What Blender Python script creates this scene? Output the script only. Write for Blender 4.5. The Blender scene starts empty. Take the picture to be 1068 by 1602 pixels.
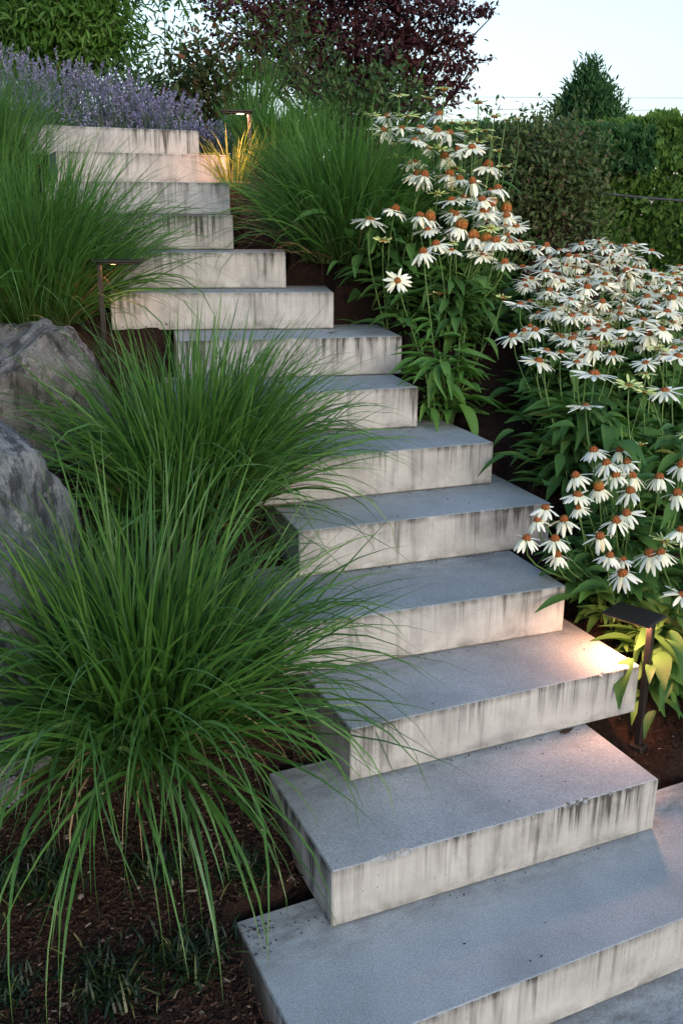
import bpy, math, random
import numpy as np
from mathutils import Vector, Matrix

SC = bpy.context.scene
COL = SC.collection
# ------------------------------------------------------------------ camera
EYE = 1.703
F, PT, RL, W, H = 1470.0, math.radians(17.56), math.radians(-0.21), 1068.0, 1602.0
cam = bpy.data.cameras.new('camera'); cam.lens = 33.03; cam.sensor_width = 36
cam.clip_start = 0.05; cam.clip_end = 2000
co = bpy.data.objects.new('camera', cam); COL.objects.link(co)
co.matrix_world = Matrix.Translation((0, 0, EYE)) @ Matrix.Rotation(math.pi/2 - PT, 4, 'X') @ Matrix.Rotation(-RL, 4, 'Z')
SC.camera = co
# ------------------------------------------------------------------ sky and low evening light
SUN_EL, SUN_AZ = math.radians(11), math.radians(155)       # azimuth clockwise from +Y: behind the camera
world = bpy.data.worlds.new('World'); SC.world = world; world.use_nodes = True
wn = world.node_tree; wn.nodes.clear()
sky = wn.nodes.new('ShaderNodeTexSky'); sky.sky_type = 'NISHITA'; sky.sun_disc = False
sky.sun_elevation = SUN_EL; sky.sun_rotation = SUN_AZ; sky.dust_density = 2.0; sky.air_density = 1.0; sky.ozone_density = 2.0
bg = wn.nodes.new('ShaderNodeBackground'); bg.inputs[1].default_value = 0.15
wo = wn.nodes.new('ShaderNodeOutputWorld')
# thin evening overcast: pale and bright low down, deeper blue overhead
def hsv(sat, val):
    h = wn.nodes.new('ShaderNodeHueSaturation'); h.inputs['Saturation'].default_value = sat; h.inputs['Value'].default_value = val
    wn.links.new(sky.outputs[0], h.inputs['Color']); return h.outputs[0]
wtc = wn.nodes.new('ShaderNodeTexCoord'); wsx = wn.nodes.new('ShaderNodeSeparateXYZ'); wn.links.new(wtc.outputs['Generated'], wsx.inputs[0])
wmr = wn.nodes.new('ShaderNodeMapRange'); wmr.inputs[1].default_value = 0.06; wmr.inputs[2].default_value = 0.65; wn.links.new(wsx.outputs[2], wmr.inputs[0])
wmx = wn.nodes.new('ShaderNodeMix'); wmx.data_type = 'RGBA'; wn.links.new(wmr.outputs[0], wmx.inputs[0])
wn.links.new(hsv(0.6, 0.78), wmx.inputs[6]); wn.links.new(hsv(1.1, 1.2), wmx.inputs[7]); wn.links.new(wmx.outputs[2], bg.inputs[0])
wn.links.new(bg.outputs[0], wo.inputs[0])
sl = bpy.data.lights.new('sun', 'SUN'); sl.energy = 0.22; sl.angle = math.radians(60); sl.color = (1.0, 0.90, 0.86)
so = bpy.data.objects.new('sun', sl); COL.objects.link(so)
sd = Vector((math.sin(SUN_AZ)*math.cos(SUN_EL), math.cos(SUN_AZ)*math.cos(SUN_EL), math.sin(SUN_EL)))
so.rotation_euler = sd.to_track_quat('Z', 'Y').to_euler(); so.location = (0, -6, 8)
vs = SC.view_settings
vs.view_transform = 'Standard'; vs.look = 'None'; vs.exposure = 1.45; vs.gamma = 1; vs.use_curve_mapping = False
SC.cycles.max_bounces = 6; SC.cycles.transparent_max_bounces = 4; SC.cycles.use_denoising = True

rng = np.random.default_rng(11)
random.seed(5)

def ray(px, py):
    X = (px-W/2)/F; Y = (H/2-py)/F
    cr, sr = math.cos(RL), math.sin(RL)
    X, Y = X*cr+Y*sr, -X*sr+Y*cr
    c, s = math.cos(PT), math.sin(PT)
    return np.array([X, c+Y*s, -s+Y*c])
def aty(px, py, y):
    d = ray(px, py); return d*y/d[1] + np.array([0, 0, EYE])

# ------------------------------------------------------------------ naming helpers
def tag(o, label=None, cat=None, group=None, kind=None):
    if label: o['label'] = label
    if cat: o['category'] = cat
    if group: o['group'] = group
    if kind: o['kind'] = kind
    return o
def empty(name, loc, rz=0.0):
    o = bpy.data.objects.new(name, None); COL.objects.link(o)
    o.location = loc; o.rotation_euler = (0, 0, rz); o.empty_display_size = 0.1
    return o
def link(name, me, mats, parent=None, loc=None, smooth=False):
    for m in (mats if isinstance(mats, (list, tuple)) else [mats]): me.materials.append(m)
    if smooth: me.polygons.foreach_set('use_smooth', np.ones(len(me.polygons), bool))
    o = bpy.data.objects.new(name, me); COL.objects.link(o)
    if parent is not None: o.parent = parent
    if loc is not None: o.location = loc
    return o

# ------------------------------------------------------------------ mesh helpers
class Acc:
    """collects vertices, quads/tris, a per-vertex random and a per-vertex length value"""
    def __init__(s): s.v=[]; s.f=[]; s.r=[]; s.t=[]; s.m=[]; s.n=0
    def add(s, v, f, r=0.5, t=0.0, m=0):
        v = np.asarray(v, float).reshape(-1, 3); k = len(v)
        s.v.append(v); s.f.extend((np.asarray(f)+s.n).tolist() if not isinstance(f, list) else [[i+s.n for i in q] for q in f])
        nf = len(f)
        s.r.append(np.broadcast_to(np.asarray(r, float), (k,)).copy()); s.t.append(np.broadcast_to(np.asarray(t, float), (k,)).copy())
        s.m.extend([m]*nf); s.n += k
    def mesh(s, name='m', org=(0,0,0)):
        me = bpy.data.meshes.new(name)
        V = np.concatenate(s.v)-np.asarray(org, float)
        me.from_pydata(V.tolist(), [], s.f)
        a = me.attributes.new('rnd', 'FLOAT', 'POINT'); a.data.foreach_set('value', np.concatenate(s.r).astype(np.float32))
        a = me.attributes.new('len', 'FLOAT', 'POINT'); a.data.foreach_set('value', np.concatenate(s.t).astype(np.float32))
        me.polygons.foreach_set('material_index', np.array(s.m, np.int32))
        me.update(); return me

def unit(a): return a/np.maximum(np.linalg.norm(a, axis=-1, keepdims=True), 1e-9)
def scatter(acc, tv, tf, P, D, N, S, rnd, tt=None, m=0):
    """template tv (local x right, y along, z normal) placed at P along D with normal N and size S (n or n,3)"""
    P=np.asarray(P,float); n=len(P); tv=np.asarray(tv,float); k=len(tv)
    D=unit(np.asarray(D,float)); N=np.asarray(N,float); X=unit(np.cross(D,N)); N=np.cross(X,D)
    S=np.asarray(S,float)
    if S.ndim==1: S=np.repeat(S[:,None],3,1)
    L = tv[None]*S[:,None,:]
    V = P[:,None]+L[...,0:1]*X[:,None]+L[...,1:2]*D[:,None]+L[...,2:3]*N[:,None]
    tfa = np.asarray(tf); Fc = (tfa[None]+(np.arange(n)*k)[:,None,None]).reshape(-1, tfa.shape[1])
    acc.add(V.reshape(-1,3), Fc, np.repeat(np.asarray(rnd,float),k), np.tile(np.zeros(k) if tt is None else tt, n), m)
def tube(acc, pts, rad, n=6, r=0.5, m=0, cap=True):
    pts=np.asarray(pts,float); k=len(pts); rad=np.broadcast_to(np.asarray(rad,float),(k,))
    T=unit(np.gradient(pts,axis=0)); ref=np.array([0.31,0.2,0.93]); 
    A=unit(np.cross(T,ref)); B=np.cross(T,A); th=np.arange(n)*2*np.pi/n
    V=pts[:,None]+rad[:,None,None]*(np.cos(th)[None,:,None]*A[:,None]+np.sin(th)[None,:,None]*B[:,None])
    f=[[i*n+j,i*n+(j+1)%n,(i+1)*n+(j+1)%n,(i+1)*n+j] for i in range(k-1) for j in range(n)]
    if cap: f.append([(k-1)*n+j for j in range(n)]); f.append([n-1-j for j in range(n)])
    acc.add(V.reshape(-1,3), f, r, np.repeat(np.linspace(0,1,k),n), m)
def box(acc, c, s, rz=0.0, bev=0.0, m=0, r=0.5):
    x,y,z=[q/2 for q in s]; b=min(bev,x*.9,y*.9,z*.9)
    R=np.array([[math.cos(rz),-math.sin(rz),0],[math.sin(rz),math.cos(rz),0],[0,0,1]])
    def ring(dx,dy,zz,bb): return [(-dx+bb,-dy,zz),(dx-bb,-dy,zz),(dx,-dy+bb,zz),(dx,dy-bb,zz),(dx-bb,dy,zz),(-dx+bb,dy,zz),(-dx,dy-bb,zz),(-dx,-dy+bb,zz)]
    if b<=0: b=1e-4
    V=np.array(ring(x-b,y-b,-z,b*.5)+ring(x,y,-z+b,b)+ring(x,y,z-b,b)+ring(x-b,y-b,z,b*.5))
    f=[[7-j for j in range(8)]]+[[i*8+j,i*8+(j+1)%8,(i+1)*8+(j+1)%8,(i+1)*8+j] for i in range(3) for j in range(8)]+[[24+j for j in range(8)]]
    acc.add(V@R.T+np.asarray(c,float), f, r, 0, m)

# value noise for shapes
def vnoise(p, seed=0):
    p=np.asarray(p,float); i=np.floor(p).astype(int); f=p-i; f=f*f*(3-2*f)
    def h(a): 
        n=(a[...,0]*374761393+a[...,1]*668265263+a[...,2]*2147483647%1013904223+seed*974711)&0x7fffffff
        n=((n^(n>>13))*1274126177)&0x7fffffff
        return ((n^(n>>16))&0xffff)/65535.0
    o=0
    for dx in (0,1):
        for dy in (0,1):
            for dz in (0,1):
                w=(f[...,0] if dx else 1-f[...,0])*(f[...,1] if dy else 1-f[...,1])*(f[...,2] if dz else 1-f[...,2])
                o=o+w*h(i+np.array([dx,dy,dz]))
    return o
def fbm(p, seed=0, o=4):
    a=0; g=.5
    for k in range(o): a=a+g*(vnoise(np.asarray(p)*2**k,seed+k)-.5); g*=.5
    return a

# ------------------------------------------------------------------ materials
class NT:
    def __init__(s, name):
        s.m=bpy.data.materials.new(name); s.m.use_nodes=True; s.t=s.m.node_tree; s.t.nodes.clear()
    def n(s, ty, **k):
        o=s.t.nodes.new(ty)
        for a,b in k.items():
            if a.startswith('i_'):
                key=a[2:]; key=int(key) if key.isdigit() else key.replace('_',' ')
                s.set(o.inputs[key], b)
            else: setattr(o,a,b)
        return o
    def set(s, inp, v):
        if hasattr(v,'is_output'): s.t.links.new(v, inp)
        elif hasattr(v,'outputs'): s.t.links.new(v.outputs[0], inp)
        else: inp.default_value=v
    def ramp(s, fac, stops, interp='LINEAR'):
        o=s.n('ShaderNodeValToRGB'); cr=o.color_ramp; cr.interpolation=interp
        while len(cr.elements)<len(stops): cr.elements.new(0.5)
        for e,(p,c) in zip(cr.elements,stops):
            e.position=p; e.color=(*c,1) if len(c)==3 else c
        s.set(o.inputs[0],fac); return o.outputs[0]
    def math(s, op, a, b=None, clamp=False):
        o=s.n('ShaderNodeMath', operation=op, use_clamp=clamp); s.set(o.inputs[0],a)
        if b is not None: s.set(o.inputs[1],b)
        return o.outputs[0]
    def mix(s, fac, a, b, mode='MIX'):
        o=s.n('ShaderNodeMix', data_type='RGBA', blend_type=mode); s.set(o.inputs[0],fac)
        for i,v in ((6,a),(7,b)): s.set(o.inputs[i], (*v,1) if isinstance(v,tuple) and len(v)==3 else v)
        return o.outputs[2]
    def mr(s, v, a, b, c=0.0, d=1.0):
        o=s.n('ShaderNodeMapRange'); s.set(o.inputs[0],v)
        for i,q in enumerate((a,b,c,d)): s.set(o.inputs[i+1],q)
        return o.outputs[0]
    def noise(s, vec, scale, detail=3, rough=.55, w=None):
        o=s.n('ShaderNodeTexNoise', noise_dimensions='4D' if w is not None else '3D')
        s.set(o.inputs['Vector'],vec); o.inputs['Scale'].default_value=scale; o.inputs['Detail'].default_value=detail; o.inputs['Roughness'].default_value=rough
        if w is not None: s.set(o.inputs['W'],w)
        return o.outputs[0]
    def mapping(s, vec, sc): 
        o=s.n('ShaderNodeMapping'); s.set(o.inputs[0],vec); o.inputs['Scale'].default_value=sc; return o.outputs[0]
    def coord(s): return s.n('ShaderNodeTexCoord').outputs['Object']
    def attr(s, name): return s.n('ShaderNodeAttribute', attribute_name=name).outputs['Fac']
    def bsdf(s, col, rough=.6, spec=.3, bump=None, bstr=.3, bdist=.01, extra=None, metal=0.0):
        b=s.n('ShaderNodeBsdfPrincipled'); s.set(b.inputs['Base Color'], (*col,1) if isinstance(col,tuple) and len(col)==3 else col)
        s.set(b.inputs['Roughness'],rough); b.inputs['Specular IOR Level'].default_value=spec; b.inputs['Metallic'].default_value=metal
        if bump is not None:
            bn=s.n('ShaderNodeBump'); bn.inputs['Strength'].default_value=bstr; bn.inputs['Distance'].default_value=bdist
            s.set(bn.inputs['Height'],bump); s.t.links.new(bn.outputs[0], b.inputs['Normal'])
        return b
    def out(s, sh):
        o=s.n('ShaderNodeOutputMaterial'); s.t.links.new(sh.outputs[0], o.inputs[0]); return s.m

def leaf_mat(name, stops, lens=None, rough=.5, spec=.35, trans=.3, nscale=3.0, through=(1.1,1.25,.6)):
    """foliage: colour varies per leaf (rnd) and along the leaf (len)"""
    k=NT(name); c=k.ramp(k.attr('rnd'), stops)
    nz=k.noise(k.coord(), nscale, 2)
    c=k.mix(k.mr(nz,.3,.7), c, k.mix(1.0,c,(1.25,1.2,1.05),'MULTIPLY'))
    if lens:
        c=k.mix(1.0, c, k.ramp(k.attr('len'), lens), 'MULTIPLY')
    b=k.bsdf(c, rough, spec)
    tr=k.n('ShaderNodeBsdfTranslucent'); k.set(tr.inputs[0], k.mix(1.0,c,through,'MULTIPLY'))
    mx=k.n('ShaderNodeMixShader'); mx.inputs[0].default_value=trans
    k.t.links.new(b.outputs[0],mx.inputs[1]); k.t.links.new(tr.outputs[0],mx.inputs[2])
    return k.out(mx)

def concrete():
    k=NT('cast_concrete'); co_=k.coord(); rnd=k.n('ShaderNodeObjectInfo').outputs['Random']
    sx=k.n('ShaderNodeSeparateXYZ'); k.set(sx.inputs[0],co_)
    geo=k.n('ShaderNodeNewGeometry'); tcn=k.n('ShaderNodeTexCoord').outputs['Normal']
    sn=k.n('ShaderNodeSeparateXYZ'); k.set(sn.inputs[0],tcn)
    wv=k.math('MULTIPLY',rnd,37.0)
    # --- cast face: pale grey-white with blotches, pores and dark drip streaks that start at the upper edge
    blot=k.noise(co_,7,5,.6,wv); fine=k.noise(co_,160,3,.7,wv)
    face=k.ramp(blot,[(.28,(.25,.248,.245)),(.5,(.35,.349,.344)),(.72,(.43,.428,.42))])
    face=k.mix(k.mr(fine,.3,.7,0,.35),face,(.30,.298,.295))
    top_=k.math('DIVIDE',k.math('SUBTRACT',0.167,sx.outputs[2]),0.167)     # 0 at top edge, 1 at bottom
    def streak(fx, fz, lo, hi, ww):
        n=k.noise(k.mapping(co_,(fx,fx*.8,fz)),1.0,3,.65,k.math('ADD',wv,ww))
        return k.mr(n,lo,hi)
    grp=k.mr(k.noise(k.mapping(co_,(3.2,3,.2)),1.0,2,.5,k.math('ADD',wv,3.3)),.42,.60)
    leng=k.noise(k.mapping(co_,(19,19,.05)),1.0,3,.7,k.math('ADD',wv,9.1))
    leng=k.mr(leng,.34,.66,0.0,1.35)
    fade=k.mr(k.math('SUBTRACT',leng,top_),-.05,.45)
    s1=k.math('MULTIPLY',k.math('MULTIPLY',streak(48,1.3,.40,.64,1.7),fade),k.math('ADD',k.math('MULTIPLY',grp,.85),.15))
    s2=k.math('MULTIPLY',k.math('MULTIPLY',streak(130,4,.5,.62,5.7),k.mr(top_,.9,.1)),.18)
    lip=k.math('MULTIPLY',k.mr(top_,.14,.0),k.mr(k.noise(k.mapping(co_,(20,20,4)),1,3,.6,wv),.35,.6,.1,.65))
    spl=k.math('MULTIPLY',k.mr(top_,.72,1.0,0,.75),k.mr(k.noise(k.mapping(co_,(9,9,14)),1,5,.7,wv),.42,.66))
    smear=k.math('MULTIPLY',k.mr(k.noise(k.mapping(co_,(5,5,3)),1,6,.72,k.math('ADD',wv,21.0)),.52,.72),.45)
    s1=k.math('MULTIPLY',s1,k.mr(k.math('FRACT',k.math('MULTIPLY',rnd,7.31)),0,1,.55,1.4))
    st=k.math('ADD',k.math('ADD',k.math('ADD',k.math('MULTIPLY',s1,1.2),s2),lip),k.math('ADD',spl,smear),True)
    face=k.mix(st,face,(.055,.053,.051))
    vor=k.n('ShaderNodeTexVoronoi'); k.set(vor.inputs['Vector'],co_); vor.inputs['Scale'].default_value=55
    vr=k.n('ShaderNodeSeparateColor'); k.set(vr.inputs[0],vor.outputs['Color'])
    pore=k.math('MULTIPLY',k.mr(vor.outputs['Distance'],.13,.07),k.math('GREATER_THAN',vr.outputs[0],.6))
    face=k.mix(k.math('MULTIPLY',pore,.75),face,(.06,.055,.05))
    # --- trowelled tread: grey with the sky's blue painted in, finely speckled, soft cloudy stains
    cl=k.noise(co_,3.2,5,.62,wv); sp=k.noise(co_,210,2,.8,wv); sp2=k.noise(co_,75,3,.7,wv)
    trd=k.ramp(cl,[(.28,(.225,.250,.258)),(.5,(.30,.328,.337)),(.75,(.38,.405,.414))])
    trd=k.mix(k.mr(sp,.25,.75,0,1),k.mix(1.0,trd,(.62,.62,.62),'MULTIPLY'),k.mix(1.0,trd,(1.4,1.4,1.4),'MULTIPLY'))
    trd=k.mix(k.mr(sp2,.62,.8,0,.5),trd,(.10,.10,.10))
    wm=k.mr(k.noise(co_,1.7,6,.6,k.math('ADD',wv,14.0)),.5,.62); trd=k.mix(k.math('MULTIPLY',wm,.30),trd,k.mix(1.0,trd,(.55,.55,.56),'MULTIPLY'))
    eb=k.mr(k.noise(k.mapping(co_,(14,30,1)),1,5,.7,wv),.4,.65); trd=k.mix(k.math('MULTIPLY',k.math('MULTIPLY',eb,k.mr(sx.outputs[1],.22,.36)),.55),trd,(.075,.07,.065))
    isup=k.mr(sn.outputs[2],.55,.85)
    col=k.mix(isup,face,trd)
    hgt=k.math('SUBTRACT',k.math('ADD',k.math('MULTIPLY',fine,.5),k.math('MULTIPLY',sp2,.35)),k.math('MULTIPLY',pore,1.2))
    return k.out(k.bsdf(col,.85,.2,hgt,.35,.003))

def soil():
    k=NT('dark_mulch'); c=k.coord()
    n1=k.noise(c,9,6,.7); n2=k.noise(c,85,4,.7); n3=k.noise(k.mapping(c,(120,60,90)),1,3,.6)
    col=k.ramp(n2,[(.3,(.006,.004,.0035)),(.52,(.020,.012,.0095)),(.72,(.048,.030,.024))])
    col=k.mix(k.mr(n1,.35,.65,0,.7),col,(.022,.013,.010))
    h=k.math('ADD',k.math('MULTIPLY',n2,.7),k.math('MULTIPLY',n3,.5))
    return k.out(k.bsdf(col,.95,.1,h,.9,.02))
def rock(name,c1,c2,c3):
    k=NT(name); c=k.coord()
    n1=k.noise(c,4.5,8,.72); n2=k.noise(k.mapping(c,(11,11,3.5)),1,8,.75); n3=k.noise(c,60,8,.8); n4=k.noise(c,14,8,.78)
    col=k.ramp(n1,[(.38,c1),(.5,c2),(.6,c3)])
    col=k.mix(k.mr(n2,.49,.55,0,.8),col,tuple(q*.3 for q in c1))
    col=k.mix(k.mr(n4,.55,.59,0,.8),col,tuple(min(.6,q*1.35) for q in c3))
    col=k.mix(k.mr(n3,.55,.6,0,.65),col,tuple(q*.45 for q in c1))
    h=k.math('ADD',k.math('ADD',n2,k.math('MULTIPLY',n3,.5)),k.math('MULTIPLY',n4,1.2))
    return k.out(k.bsdf(col,.85,.2,h,1.0,.06))
def plain(name,c,rough=.5,spec=.4,var=.25,sc=40,metal=0.0):
    k=NT(name); n=k.noise(k.coord(),sc,4,.6)
    col=k.mix(k.mr(n,.3,.7),tuple(q*(1-var) for q in c),tuple(q*(1+var) for q in c))
    return k.out(k.bsdf(col,rough,spec,n,.15,.003,metal=metal))
def bark(name,c):
    k=NT(name); n=k.noise(k.mapping(k.coord(),(18,18,3)),1,5,.7)
    return k.out(k.bsdf(k.ramp(n,[(.3,tuple(q*.5 for q in c)),(.7,tuple(q*1.4 for q in c))]),.9,.1,n,.6,.02))
def glow(name,c,s):
    k=NT(name); n=k.noise(k.coord(),30,2)
    e=k.n('ShaderNodeEmission'); e.inputs[0].default_value=(*c,1); k.set(e.inputs[1],k.mr(n,.2,.8,s*.8,s*1.2)); return k.out(e)

M={}
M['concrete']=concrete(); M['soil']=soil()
M['rock_a']=rock('weathered_granite',(.19,.176,.16),(.31,.295,.275),(.44,.415,.39))
M['rock_b']=rock('blue_grey_stone',(.15,.175,.205),(.27,.305,.345),(.43,.47,.51))
M['bronze']=plain('dark_bronze_metal',(.016,.012,.011),.5,.35,.2,60)
M['lens']=glow('warm_lamp_lens',(1,.62,.24),9.0)
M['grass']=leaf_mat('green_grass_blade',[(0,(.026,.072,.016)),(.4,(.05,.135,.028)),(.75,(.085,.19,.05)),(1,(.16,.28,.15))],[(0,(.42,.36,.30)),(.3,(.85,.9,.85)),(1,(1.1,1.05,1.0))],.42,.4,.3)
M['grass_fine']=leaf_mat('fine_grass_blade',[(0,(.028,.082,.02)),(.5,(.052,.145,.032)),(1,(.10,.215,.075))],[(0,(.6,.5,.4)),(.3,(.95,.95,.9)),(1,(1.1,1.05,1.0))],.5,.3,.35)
M['straw']=leaf_mat('dry_straw_blade',[(0,(.10,.055,.035)),(.5,(.17,.11,.06)),(1,(.36,.30,.18))],None,.7,.2,.2)
M['lamplit_grass']=leaf_mat('lamp_gold_painted_blade',[(0,(.09,.13,.03)),(1,(.24,.26,.07))],None,.5,.3,.35)  # golden lamp light painted into the blade colour of the tuft
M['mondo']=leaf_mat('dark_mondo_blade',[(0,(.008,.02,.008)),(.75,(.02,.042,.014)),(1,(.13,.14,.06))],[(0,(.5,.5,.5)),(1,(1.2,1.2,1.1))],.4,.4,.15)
M['cleaf']=leaf_mat('coneflower_leaf',[(0,(.042,.105,.030)),(.55,(.070,.165,.044)),(.9,(.11,.22,.06)),(1,(.19,.20,.06))],None,.6,.25,.3)
M['cleaf_light']=leaf_mat('bright_coneflower_leaf',[(0,(.06,.15,.032)),(.6,(.10,.23,.05)),(1,(.16,.30,.08))],None,.45,.4,.35)
M['stem']=leaf_mat('flower_stem',[(0,(.05,.11,.03)),(1,(.11,.19,.06))],None,.5,.3,.1)
M['petal']=leaf_mat('white_petal',[(0,(.72,.75,.70)),(.85,(.86,.87,.85)),(.97,(.80,.78,.66)),(1,(.55,.45,.28))],[(0,(.82,.88,.62)),(.3,(.98,.99,.94)),(1,(1,1,1))],.5,.25,.3,3.0,(1.0,1.0,.95))
M['petal_young']=leaf_mat('pale_green_petal',[(0,(.50,.56,.26)),(1,(.68,.70,.42))],[(0,(.6,.8,.45)),(.5,(.9,.98,.8)),(1,(1,1,1))],.5,.25,.3)
def cone_mat(name,st):
    k=NT(name); c=k.ramp(k.attr('len'),st); c=k.mix(k.mr(k.attr('rnd'),0,1,0,.6),c,k.mix(1.0,c,(.45,.3,.3),'MULTIPLY'))
    return k.out(k.bsdf(c,.6,.3))
M['cone']=cone_mat('rust_orange_cone',[(0,(.09,.045,.015)),(.25,(.25,.080,.018)),(.7,(.29,.090,.018)),(1,(.20,.10,.02))])
M['cone_green']=cone_mat('green_tipped_cone',[(0,(.13,.055,.012)),(.35,(.36,.12,.02)),(.7,(.17,.13,.025)),(1,(.10,.11,.02))])
M['lav_leaf']=leaf_mat('grey_green_lavender_leaf',[(0,(.03,.06,.035)),(1,(.075,.12,.08))],None,.6,.2,.2)
M['lav']=leaf_mat('lavender_blossom',[(0,(.12,.115,.25)),(.6,(.19,.18,.36)),(1,(.28,.27,.46))],None,.7,.15,.2)
M['bamboo']=leaf_mat('bright_willow_leaf',[(0,(.028,.08,.016)),(.5,(.055,.135,.024)),(1,(.10,.20,.045))],None,.5,.3,.35,.8)
M['maple']=leaf_mat('dark_purple_leaf',[(0,(.026,.009,.013)),(.6,(.048,.015,.02)),(1,(.08,.026,.03))],None,.55,.3,.25,.8)
M['shrub']=leaf_mat('mid_green_leaf',[(0,(.022,.055,.018)),(.6,(.045,.095,.03)),(1,(.08,.135,.05))],None,.5,.3,.3,1.5)
M['dull']=leaf_mat('dull_mottled_leaf',[(0,(.028,.055,.020)),(.5,(.050,.088,.030)),(.85,(.075,.085,.042)),(1,(.10,.065,.048))],None,.6,.25,.2,2)
M['redleaf']=leaf_mat('red_tinged_leaf',[(0,(.02,.04,.014)),(.6,(.035,.055,.018)),(1,(.10,.035,.018))],None,.5,.3,.25,3)
M['cedar']=leaf_mat('cedar_spray',[(0,(.016,.055,.022)),(.6,(.030,.09,.034)),(1,(.055,.13,.048))],None,.6,.2,.2,1.5)
M['hedge']=leaf_mat('hedge_spray',[(0,(.034,.09,.020)),(.6,(.068,.145,.032)),(1,(.115,.21,.05))],None,.6,.2,.25,2.2)
M['bark']=bark('grey_brown_bark',(.07,.05,.04)); M['bark_dark']=bark('dark_bark',(.035,.025,.022))
M['wire']=plain('dark_cable',(.05,.055,.06),.5,.3); M['litter']=leaf_mat('wood_chip',[(0,(.010,.006,.005)),(.7,(.030,.018,.014)),(.95,(.055,.036,.028)),(1,(.16,.14,.12))],None,.9,.1,.02,20)
M['pebble']=leaf_mat('small_pebble',[(0,(.08,.07,.06)),(.8,(.16,.14,.12)),(1,(.42,.40,.36))],None,.8,.2,.02,20)
M['paving']=M['concrete']

# ------------------------------------------------------------------ the concrete steps (front-left corner, front direction, width)
R=0.17; T=0.167
def u2(a): return np.array([math.cos(a),math.sin(a)])
raw=[(0,'L',(-.068,1.527),25,1.55),(1,'L',(-.02,1.924),23.5,1.013),(2,'L',(.028,2.303),23.4,1.005),(3,'R',(.76,2.952),20.2,1.0),(4,'R',(.782,3.353),20.3,.987),
     (5,'R',(.598,3.612),20,1.0),(6,'R',(.317,3.88),15,1.0),(7,'R',(.266,4.21),11,.99),(8,'R',(-.04,4.467),6,1.02),(9,'R',(-.272,4.67),4.5,1.02),(10,'R',(-.552,4.96),8,1.0),
     (11,'R',tuple(aty(359,290,5.5)[:2]),10,1.0),(12,'R',tuple(aty(357,248.6,6.02)[:2]),22,1.0),(13,'R',tuple(aty(311,208.6,6.45)[:2]),24,1.15)]
SL={}
for k,sd_,p,a,w in raw:
    a=math.radians(a); p=np.array(p); 
    if sd_=='R': p=p-u2(a)*w
    SL[k]=dict(p=p,a=a,w=w,u=u2(a),v=u2(a+math.pi/2),z=k*R)
for k in SL:
    s=SL[k]
    if k<13:
        m=SL[k+1]['p']+SL[k+1]['u']*.5*SL[k+1]['w']; s['d']=max(.42,float((m-s['p'])@s['v'])+.14)
    else: s['d']=.5
def in_slab(x,y,k,e=0.0):
    s=SL[k]; dx=x-s['p'][0]; dy=y-s['p'][1]
    a=dx*s['u'][0]+dy*s['u'][1]; b=dx*s['v'][0]+dy*s['v'][1]
    return (a>-e)&(a<s['w']+e)&(b>-e)&(b<s['d']+e)
# ground height: follows the stair, held lower where a slab lies
CP=[]
for k,s in SL.items():
    m=s['p']+s['u']*s['w']*.5; z0=R*(k-1)+.015
    for l in (-3,-2.1,-1.4,-1.0,-.7,0,.7,1.0,1.4,2.1,3):
        z=z0
        if l<-1.4: z=z0-.12*(-l-1.4)
        if l>1.2: z=z0+(0.75-z0)*min(1,(l-1.2)/1.6)
        q=m+s['u']*l; CP.append((q[0],q[1],z))
for x in (-6,-4,-2.5,-1,0.2,1.5): CP+= [(x,8.5,2.12),(x,7.4,2.1),(x,13,2.1)]
for x in (-12,12): CP+= [(x,y,1.0 if x>0 else 1.6) for y in (-5,2,6,12,20)]
for x in (2.8,4.5,7): CP+= [(x,6,.8),(x,8,.8),(x,11,.8),(x,3,.7)]
for x in (-8,-3,0,3,8): CP+= [(x,30,1.0),(x,-4,-.25),(x,-10,-.25)]
for x in (-3,-1.5,-.6,0,.6,1.5): CP+= [(x,.8,-.27),(x,.2,-.27)]
CP+= [(.97,2.72,-.01),(1.15,2.6,-.01),(1.05,2.45,-.02),(1.2,2.4,-.02),(1.3,2.8,.02),(1.15,2.85,.03),(1.3,3.05,.10)]
CP+= [(-.17,2.0,.0),(-.22,2.1,.04),(-.28,1.98,.0),(-.2,2.25,.09)]
CP+= [(-.5,1.75,-.05),(-.8,1.8,-.04),(-.45,1.45,-.1),(-.9,1.3,-.1)]
CP=np.array(CP)
def ground(x,y):
    x=np.asarray(x,float); y=np.asarray(y,float); sh=x.shape; x=x.ravel(); y=y.ravel(); z=np.empty_like(x)
    for i in range(0,len(x),4000):
        d2=(x[i:i+4000,None]-CP[None,:,0])**2+(y[i:i+4000,None]-CP[None,:,1])**2
        w=1/(d2+.03)**2; z[i:i+4000]=(w*CP[None,:,2]).sum(1)/w.sum(1)
    q=np.stack([x*6,y*6,x*0],-1); near=(np.hypot(x,y)<15)
    z=z+np.where(near,fbm(q,3,4)*.05,0)
    q=np.stack([x*40,y*40,x*0],-1); z=z+np.where(near,fbm(q,8,2)*.018,0)
    z=np.where((y<SL[0]['p'][1]+(x-SL[0]['p'][0])*.466+.1)&(x>-.35)&(y>-3),np.minimum(z,-.27),z)
    for k in SL:
        ins=in_slab(x,y,k,.03); z=np.where(ins,np.minimum(z,SL[k]['z']-T-.01),z)
    r=np.hypot(x,y-4); z=np.where(r>40,z*np.exp(-(r-40)/60),z)
    return z.reshape(sh)
def surf(x,y):
    z=ground(x,y)
    for k in SL: z=np.where(in_slab(np.asarray(x),np.asarray(y),k,.005),np.maximum(z,SL[k]['z']),z)
    return z

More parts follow.
